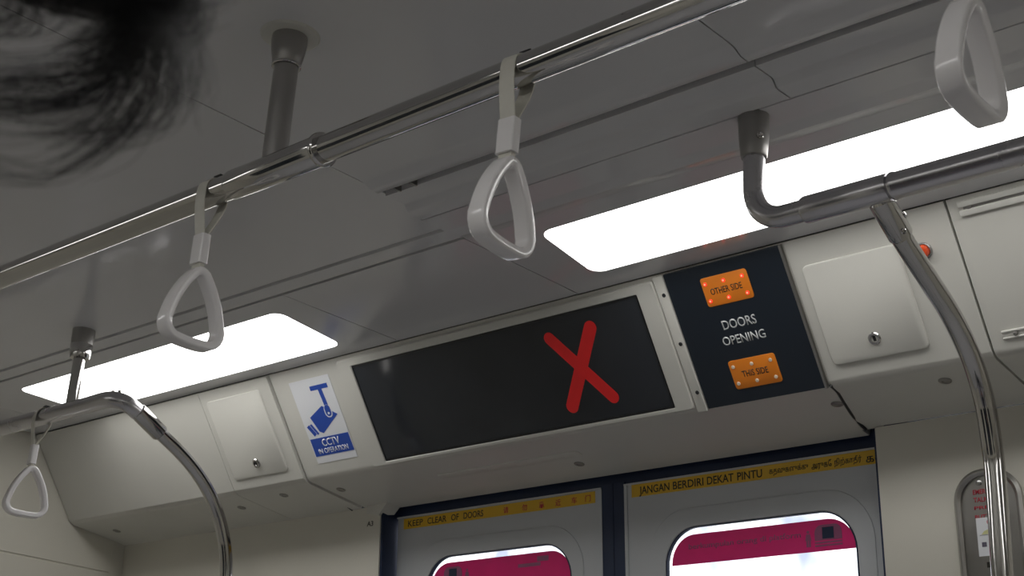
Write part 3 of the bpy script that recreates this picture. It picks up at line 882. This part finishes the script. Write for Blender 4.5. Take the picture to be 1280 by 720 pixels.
screw_at(r2, (XE + 0.0185, Y2 - 0.0125, 2.188), (0.83, -0.56, 0), 0.006)
sv = MB(); lathe_steps(sv, (-0.992, Y2, Z2), (1, 0, 0), [(0, 0.0168), (0, 0.0192), (0.004, 0.0208), (0.134, 0.0208), (0.137, 0.0198), (0.137, 0.0168)], 36)
sv.build('sleeve', M['rail_steel'], r2)
sv = MB(); lathe_steps(sv, (-0.852, Y2, Z2), (1, 0, 0), [(-0.006, 0.0165), (0, 0.0165), (0, 0.0195), (0.002, 0.0208), (0.006, 0.0208), (0.008, 0.0195), (0.60, 0.0195), (2.8, 0.0195)], 36)
sv.build('tube', M['rail_steel'], r2)
XP = -0.877
pa = catmull([(XP, 1.697, 2.043), (XP, 1.757, 2.006), (XP, 1.834, 1.969), (XP, 1.907, 1.933), (XP, 1.966, 1.886), (XP, 2.004, 1.828), (XP, 2.022, 1.760), (XP, 2.027, 1.684), (XP, 2.027, 1.40), (XP, 2.027, 0.9), (XP, 2.027, 0.004)], 8)
tube(MB(), pa, 0.0155, 32).build('curved_pole', M['steel'], r2)
d0 = (pa[8] - pa[2]).normalized()
st_ = Vector((XP, 1.697, 2.043))
dd = (Vector((XP, 1.770, 2.000)) - st_).normalized()
lathe_steps(MB(), st_, dd, [(0, 0.0150), (0.004, 0.0186), (0.070, 0.0186), (0.073, 0.0172), (0.073, 0.0155)], 32).build('branch_sleeve', M['steel'], r2)
sn = Vector((0.75, -0.3, -0.6)); sn = (sn - dd * sn.dot(dd)).normalized()
screw_at(r2, st_ + dd * 0.058 + sn * 0.0175, sn)
sn2 = Vector((1, 0.25, 0.45)); sn2 = (sn2 - dd * sn2.dot(dd)).normalized()
screw_at(r2, st_ + dd * 0.045 + sn2 * 0.0185, sn2)
lathe_steps(MB(), (XP, 2.028, 0.0), (0, 0, 1), [(0, 0.034), (0.006, 0.034), (0.02, 0.024), (0.03, 0.0165)], 32).build('floor_flange', M['steel'], r2)

# left assembly: rail from the left, short hanger, curved pole
r3 = thing('grab_pole', (-2.72, Y2, Z2), 'steel rail with short ceiling stub and curved pole at the lower left', 'handrail')
XQ = -2.732
rl = 0.05
pth = [(X_L + 0.01, Y2, Z2), (-3.4, Y2, Z2), (-3.0, Y2, Z2), (-2.86, Y2, Z2), (XQ - 0.060, Y2 - 0.001, Z2)]
c_ = catmull([(XQ - 0.060, Y2 - 0.001, Z2), (XQ - 0.030, Y2 + 0.006, Z2 - 0.001), (XQ - 0.008, Y2 + 0.026, Z2 - 0.008), (XQ, 1.748, 2.026)], 6)
tube(MB(), [Vector(p) for p in pth[:-1]] + c_, 0.0188, 32).build('tube', M['rail_steel'], r3)
pa = catmull([(XQ, 1.748, 2.028), (XQ, 1.812, 1.994), (XQ, 1.860, 1.970), (XQ, 1.906, 1.942), (XQ, 1.948, 1.908), (XQ, 1.980, 1.872), (XQ, 2.008, 1.828), (XQ, 2.030, 1.775), (XQ, 2.043, 1.712), (XQ, 2.046, 1.63), (XQ, 2.046, 1.2), (XQ, 2.046, 0.6), (XQ, 2.046, 0.004)], 8)
tube(MB(), pa, 0.0150, 32).build('curved_pole', M['steel'], r3)
st2 = Vector((XQ, 1.742, 2.0305)); dd2 = (Vector((XQ, 1.812, 1.994)) - st2).normalized()
lathe_steps(MB(), st2, dd2, [(0, 0.0175), (0.003, 0.0200), (0.075, 0.0200), (0.078, 0.0185), (0.078, 0.0150)], 32).build('branch_sleeve', M['steel'], r3)
for k in (0.25, 0.7):
    screw_at(r3, (XQ - 0.045 + 0.04 * k, Y2 + 0.002 + 0.012 * k, Z2 + 0.0185 - 0.002 * k), (0, -0.35, 1), 0.004)
XS = -2.926
tube(MB(), [(XS, Y2, Z2 + 0.01), (XS, Y2, 2.19)], 0.0135, 24).build('hanger', M['steel'], r3)
lathe_steps(MB(), (XS, Y2, ZH), (0, 0, -1), [(0, 0.0265), (0.03, 0.0255), (0.065, 0.0222), (0.068, 0.0210), (0.068, 0.0135)], 32).build('ceiling_cup', M['pewter'], r3)
lathe_steps(MB(), (XS, Y2, ZH), (0, 0, -1), [(0.036, 0.0256), (0.038, 0.0264), (0.066, 0.0230), (0.070, 0.0218), (0.070, 0.0135)], 32).build('cup_collar', M['steel'], r3)
screw_at(r3, (XS + 0.018, Y2 - 0.016, 2.186), (0.75, -0.66, 0))
lathe_steps(MB(), (XQ, 2.046, 0.0), (0, 0, 1), [(0, 0.034), (0.006, 0.034), (0.02, 0.024), (0.03, 0.0165)], 32).build('floor_flange', M['steel'], r3)

# ------------------------------------------------------------------ hanging straps
def strap(x, yc, zr, rr_, label, group, swing=0.0, twist=0.0):
    """zr: rail centre height; built at the origin of the rail, then swung about it"""
    t = thing('strap_handle', (x, yc, zr), label, 'hanging strap', group)
    Rm = Matrix.Rotation(math.radians(twist), 4, 'Z') @ Matrix.Rotation(math.radians(swing), 4, 'X')
    def place(o): o.matrix_parent_inverse = Matrix.Identity(4); return o
    def P(y, z, dx=0.0): return Rm @ Vector((dx, y, z))
    X = (Rm @ Vector((1, 0, 0, 0)).to_3d().to_4d()).to_3d() if False else (Rm.to_3x3() @ Vector((1, 0, 0)))
    R = rr_ + 0.0012
    # webbing loop: front leg, over the rail, back leg slanting down into the sleeve
    yo = -0.008
    loop = [(-0.012, -0.072), (-R * 0.98, -0.030), (-R * 1.02, -0.006)]
    for i in range(0, 11):
        a = math.radians(175 - 17.5 * i)
        loop.append((R * math.cos(a), R * math.sin(a)))
    loop += [(R * 0.99, -0.010), (R * 0.72, -0.030), (0.004, -0.052), (-0.006, -0.072)]
    path = catmull([Rm @ Vector((0, y, z)) for y, z in loop], 3)
    path[0] = Rm @ Vector((0, loop[0][0], loop[0][1]))
    w = 0.0108
    sec = [(-0.0007, -w), (0.0007, -w), (0.0007, w), (-0.0007, w)]
    place(sweep(MB(), path, sec, X, closed=False).build('webbing', M['webbing'], t))
    # small clip on top of the rail
    mb = MB(); mb.box(0.004, 0.020, -0.006, 0.006, R + 0.0005, R + 0.0035, lambda a, b, c: Rm @ Vector((a, b, c)))
    place(mb.build('clip', M['black'], t, smooth=False))
    # sleeve
    def FH(a, b, c): return Rm @ Vector((a, c + yo, b))
    slv = slab(MB(), lambda a, b, c: Rm @ Vector((a, b + yo, c)), rrect(-0.0130, 0.0130, -0.0078, 0.0078, 0.0035, 4), -0.116, -0.071)
    place(slv.build('sleeve', M['plastic'], t, angle=50))
    mb = MB(); mb.box(-0.0095, 0.0095, yo - 0.004, yo + 0.004, -0.129, -0.115, lambda a, b, c: Rm @ Vector((a, b, c)))
    place(mb.build('lower_webbing', M['webbing'], t, smooth=False))
    # triangular grip: rounded triangle ring with a broad outer band
    A, B, C_ = Vector((0, 0.0200)), Vector((-0.0640, -0.1170)), Vector((0.0640, -0.1170))
    rad = {0: 0.014, 1: 0.024, 2: 0.024}
    tri = [A, B, C_]
    out = []
    cen = Vector((0, -0.066))
    for i in range(3):
        p, q, r_ = tri[i - 1], tri[i], tri[(i + 1) % 3]
        d1, d2 = (p - q).normalized(), (r_ - q).normalized()
        ang = d1.angle(d2) / 2
        rd = rad[i]
        L = rd / math.tan(ang)
        c = q + (d1 + d2).normalized() * (rd / math.sin(ang))
        s = q + d1 * L; e = q + d2 * L
        a0 = math.atan2((s - c).y, (s - c).x); a1 = math.atan2((e - c).y, (e - c).x)
        while a1 < a0: a1 += 2 * math.pi
        if a1 - a0 > math.pi: a1 -= 2 * math.pi
        for k in range(7):
            a = a0 + (a1 - a0) * k / 6
            out.append(c + Vector((math.cos(a), math.sin(a))) * rd)
        # slightly bowed side to the next corner
        nxt = tri[(i + 1) % 3]; d2b = (nxt - q).normalized()
        e2 = q + d2 * L
        nr = rad[(i + 1) % 3]
        dn1, dn2 = (q - nxt).normalized(), (tri[(i + 2) % 3] - nxt).normalized()
        Ln = nr / math.tan(dn1.angle(dn2) / 2)
        s2 = nxt + dn1 * Ln
        nn = Vector((d2b.y, -d2b.x))
        if nn.dot((q + nxt) / 2 - cen) < 0: nn = -nn
        bow = 0.0050 if i != 1 else 0.0012
        for k in range(1, 8):
            u = k / 8
            out.append(e2.lerp(s2, u) + nn * bow * 4 * u * (1 - u))
    z0 = -0.1215
    ts = 0.0066
    # orientation: make sure 'out' of sweep points outwards
    path = [Rm @ Vector((0, yo * 0.6 + p.x * (1 - ts / 0.055), z0 + (-0.060 + (p.y + 0.060) * (1 - ts / 0.06)))) for p in out]
    hw = 0.0128
    sec = []
    for (cx, cy) in ((1, 1), (-1, 1), (-1, -1), (1, -1)):
        r0 = 0.0034
        ex = ts if cx > 0 else ts * 0.92
        ey = hw if cx > 0 else hw * 0.86
        a0 = math.degrees(math.atan2(cy, cx)) - 45
        for k in range(4):
            a = math.radians(a0 + 30 * k)
            sec.append((cx * (ex - r0) + r0 * math.cos(a), cy * (ey - r0) + r0 * math.sin(a)))
    tn = (path[1] - path[-1]).normalized(); oo = tn.cross(X)
    mid = sum(path, Vector()) / len(path)
    if oo.dot(path[0] - mid) < 0:
        path.reverse()
    place(sweep(MB(), path, sec, X, closed=True).build('grip', M['plastic'], t, angle=60))
    return t
G = 'white triangular hanging straps'
strap(-1.636, YM, RZ, R1, 'hanging strap on the diagonal rail in front of the left light panel', G, 0)
strap(-1.041, YM, RZ, R1, 'hanging strap on the diagonal rail in the middle of the picture', G, -2.0, twist=5)
strap(-0.475, YM, RZ, R1, 'nearest and largest hanging strap, cut by the top edge at the right', G, -1.0)
strap(-3.042, Y2, Z2, 0.0188, 'farthest hanging strap, low at the left edge beside the end wall', G, 0, twist=-12)

# ------------------------------------------------------------------ seated passenger with black hair, close to the camera
def skin_body(name, joints, edges, mtl, parent, sub=2):
    me = bpy.data.meshes.new(name)
    me.from_pydata([j[0] for j in joints], edges, [])
    o = bpy.data.objects.new(name, me)
    COL.objects.link(o)
    sk = o.modifiers.new('skin', 'SKIN')
    ss = o.modifiers.new('sub', 'SUBSURF'); ss.levels = sub; ss.render_levels = sub
    for i, j in enumerate(joints):
        r = j[1] if isinstance(j[1], tuple) else (j[1], j[1])
        me.skin_vertices[0].data[i].radius = r
        me.skin_vertices[0].data[i].use_root = (i == 0)
    dg = bpy.context.evaluated_depsgraph_get()
    m2 = bpy.data.meshes.new_from_object(o.evaluated_get(dg))
    bpy.data.objects.remove(o)
    m2.materials.clear(); m2.materials.append(mtl)
    m2.polygons.foreach_set('use_smooth', [True] * len(m2.polygons))
    o = bpy.data.objects.new(name, m2); COL.objects.link(o)
    o.parent = parent; o.matrix_parent_inverse = Matrix.Translation(-root_loc(parent))
    return o

DH = 0.40
def view_pt(x, y, d): return CAM + (FV + RV * ((x - 640) / 1806.5) + UV_ * ((360 - y) / 1806.5)) * d
HC = view_pt(-470, -170, 0.42)       # centre of the head, above and to the left of the picture
per = thing('person', (HC.x, HC.y - 0.05, 0.0), 'seated passenger seen only by out of focus black hair at the top left', 'person')
hx, hy = HC.x, HC.y
# head: shaped ellipsoid with nose, chin and ears, facing +y
def head():
    bm = bmesh.new()
    bmesh.ops.create_uvsphere(bm, u_segments=32, v_segments=24, radius=1.0)
    for v in bm.verts:
        x, y, z = v.co
        k = 1.0 - 0.28 * max(0, -z) ** 1.5
        v.co = Vector((x * 0.074 * k, y * 0.092 * (1 - 0.10 * max(0, -z)) + (0.008 if z < 0 and y > 0 else 0), z * 0.112))
        if abs(x) < 0.16 and y > 0.8 and -0.28 < z < 0.12:
            v.co.y += 0.020 * (1 - abs(x) / 0.16) * (1 - abs(z + 0.15) / 0.25 if abs(z + 0.15) < 0.25 else 0)
        if 0.2 < abs(x) < 0.5 and y > 0.7 and -0.02 < z < 0.16: v.co.y -= 0.006
    return bm
bm = head()
me = bpy.data.meshes.new('head'); bm.to_mesh(me); bm.free()
verts = [v.co + HC for v in me.vertices]; faces = [tuple(p.vertices) for p in me.polygons]
zs = HC.z
J = [((hx, hy - 0.06, 0.56), (0.15, 0.11)), ((hx, hy - 0.06, 0.72), (0.135, 0.10)), ((hx, hy - 0.055, 0.92), (0.15, 0.105)), ((hx, hy - 0.05, zs - 0.24), (0.13, 0.08)),
     ((hx, hy - 0.025, zs - 0.15), 0.052), ((hx, hy - 0.005, zs - 0.07), 0.050),
     ((hx - 0.16, hy - 0.05, zs - 0.26), 0.058), ((hx - 0.22, hy - 0.02, zs - 0.52), 0.045), ((hx - 0.13, hy + 0.20, zs - 0.62), 0.034),
     ((hx + 0.16, hy - 0.05, zs - 0.26), 0.058), ((hx + 0.22, hy - 0.02, zs - 0.52), 0.045), ((hx + 0.13, hy + 0.20, zs - 0.62), 0.034),
     ((hx - 0.10, hy - 0.02, 0.53), 0.085), ((hx - 0.11, hy + 0.38, 0.53), 0.062), ((hx - 0.11, hy + 0.40, 0.10), 0.045), ((hx - 0.11, hy + 0.54, 0.045), 0.038),
     ((hx + 0.10, hy - 0.02, 0.53), 0.085), ((hx + 0.11, hy + 0.38, 0.53), 0.062), ((hx + 0.11, hy + 0.40, 0.10), 0.045), ((hx + 0.11, hy + 0.54, 0.045), 0.038)]
Ed = [(0, 1), (1, 2), (2, 3), (3, 4), (4, 5), (3, 6), (6, 7), (7, 8), (3, 9), (9, 10), (10, 11), (0, 12), (12, 13), (13, 14), (14, 15), (0, 16), (16, 17), (17, 18), (18, 19)]
body = skin_body('body', J, Ed, M['cloth'], per)
hd = finish('head', verts, faces, M['skin'], per, angle=80)
for s in (-1, 1):
    e = MB(); lathe(e, HC + Vector((s * 0.073, -0.012, -0.004)), (s, -0.3, 0), [(0, 0.02), (0.006, 0.026), (0.012, 0.027), (0.014, 0.018)], 16)
    e.build('ear', M['skin'], hd)
    e = MB(); lathe(e, HC + Vector((s * 0.030, 0.074, 0.010)), (0, 1, 0), [(0, 0.008), (0.006, 0.011), (0.010, 0.008), (0.012, 0.002)], 16)
    e.build('eye', M['eye'], hd)
    # hands resting on the thighs: palm and five fingers
    hpnt = Vector((hx + s * 0.13, hy + 0.22, zs - 0.64))
    hm = MB()
    tube(hm, [hpnt + Vector((0, -0.02, 0.0)), hpnt + Vector((0, 0.02, -0.004)), hpnt + Vector((0, 0.075, -0.012)), hpnt + Vector((0, 0.095, -0.016))], [0.026, 0.034, 0.038, 0.030], 14)
    for k, ln in enumerate((0.058, 0.070, 0.074, 0.066)):
        bx = s * (0.030 - k * 0.020)
        b0 = hpnt + Vector((bx, 0.085, -0.012))
        tube(hm, [b0, b0 + Vector((0, ln * 0.5, -0.004)), b0 + Vector((0, ln * 0.85, -0.016)), b0 + Vector((0, ln, -0.026))], [0.0095, 0.009, 0.008, 0.005], 10)
    b0 = hpnt + Vector((-s * 0.030, 0.02, -0.006))
    tube(hm, [b0, b0 + Vector((-s * 0.022, 0.025, -0.006)), b0 + Vector((-s * 0.028, 0.055, -0.012))], [0.013, 0.011, 0.006], 10)
    hm.build('hand', M['skin'], per, recalc=False)
e = MB(); lathe(e, HC + Vector((0, 0.082, -0.058)), (0, 1, 0), [(0, 0.016), (0.004, 0.018), (0.006, 0.010)], 16)
e.build('mouth', mat('lips', srgb(150, 80, 76), 0.5), hd)
# hair cap
bm = bmesh.new(); bmesh.ops.create_uvsphere(bm, u_segments=28, v_segments=20, radius=1.0)
for v in list(bm.verts):
    x, y, z = v.co
    if (y > 0.45 and z < 0.35) or z < -0.62: bm.verts.remove(v); continue
    v.co = Vector((x * 0.084, y * 0.102 - 0.006, z * 0.122 + 0.004)) + HC
me = bpy.data.meshes.new('hair_cap'); bm.to_mesh(me); bm.free()
finish('hair_cap', [v.co.copy() for v in me.vertices], [tuple(p.vertices) for p in me.polygons], M['hair'], per, angle=80)

# loose curls that swing out from the temple into view
hairs = MB()
rnd = random.Random(11)
def lock_(n, ctrl, spread, dspread=0.03, rad=(0.00010, 0.00018), wob=6):
    for _ in range(n):
        d = DH + rnd.uniform(-dspread, dspread)
        ox, oy = rnd.gauss(0, spread[0]), rnd.gauss(0, spread[1])
        s = rnd.uniform(0.86, 1.10)
        pts = []
        for i, (x, y) in enumerate(ctrl):
            u = i / (len(ctrl) - 1)
            pts.append(view_pt(x + ox * (0.5 + u) + rnd.gauss(0, wob) * u, (y + oy * (0.5 + u) + rnd.gauss(0, wob) * u), d + (0.03 - 0.05 * u) * 0.4))
        path = catmull(pts, 4)
        r = rnd.uniform(*rad)
        tube(hairs, path, [r * (1.0 - 0.6 * (i / (len(path) - 1)) ** 2) for i in range(len(path))], 3, cap=False)
root = [(-200, -90), (-60, -60)]
lock_(900, root + [(60, -34), (150, -24), (225, -50)], (30, 16), wob=8)                       # dense top mass
lock_(380, root + [(40, -26), (120, -6), (175, 2), (212, -14)], (24, 11), wob=8)
lock_(170, root + [(110, -30), (160, -4), (168, 26), (135, 46), (95, 58)], (16, 9), wob=8)    # dark knot, centre
lock_(80, root + [(60, -15), (150, 0), (158, 45), (118, 82), (50, 98), (-40, 96)], (16, 11))
lock_(75, root + [(60, -15), (165, 5), (165, 65), (128, 108), (60, 128), (-40, 126)], (14, 8))
lock_(34, root + [(80, -15), (170, 10), (172, 80), (138, 130), (70, 150), (-40, 150)], (18, 12))
lock_(50, root + [(0, -30), (40, 5), (30, 28), (-10, 36), (-60, 34)], (22, 8))
lock_(60, root + [(90, -20), (188, 5), (220, 55), (230, 105), (226, 132)], (9, 8), wob=5)      # right hand curl
lock_(30, root + [(90, -20), (185, 5), (215, 70), (214, 125), (182, 150), (110, 162), (60, 158)], (10, 9))
lock_(34, root + [(90, -20), (180, 10), (182, 80), (160, 135), (118, 162)], (20, 12))
lock_(22, root + [(90, -20), (185, 10), (196, 60), (178, 120), (140, 170), (90, 205)], (16, 8))
lock_(15, root + [(90, -20), (190, 10), (192, 90), (155, 160), (95, 202), (40, 218), (-40, 200)], (9, 7))
lock_(8, root + [(90, -20), (190, 10), (185, 90), (140, 172), (90, 208), (45, 221), (-30, 208)], (5, 3))
lock_(50, root + [(120, -40), (215, -20), (242, 8), (238, 34), (205, 38), (185, 20)], (9, 8), wob=6)
lock_(20, root + [(100, -30), (205, -10), (244, 45), (252, 95), (240, 120)], (8, 7))
ho = finish('hair_curls', hairs.v, hairs.f, M['hair'], per, smooth=False, recalc=False)
ho['kind'] = 'stuff'
ho['label'] = 'loose wispy black curls, out of focus'

# bench under the passenger
be = thing('bench', (hx, hy - 0.02, 0.0), 'long plastic bench along the near wall, out of view', 'bench')
def FX(a, b, c): return Vector((a, b, c))
slab(MB(), FX, rrect(-1.3, 0.9, -0.28, 0.30, 0.04), 0.40, 0.445, 0.01).build('seat', M['seat'], be)
slab(MB(), lambda a, b, c: Vector((a, c - 0.30, b)), rrect(-1.3, 0.9, 0.5, 0.88, 0.04), 0.004, 0.04, 0.01).build('backrest', M['seat'], be)
for x in (-1.1, -0.2, 0.7):
    MB().box(x - 0.03, x + 0.03, -0.27, 0.18, 0.0, 0.405).build('support', M['satin'], be, smooth=False)
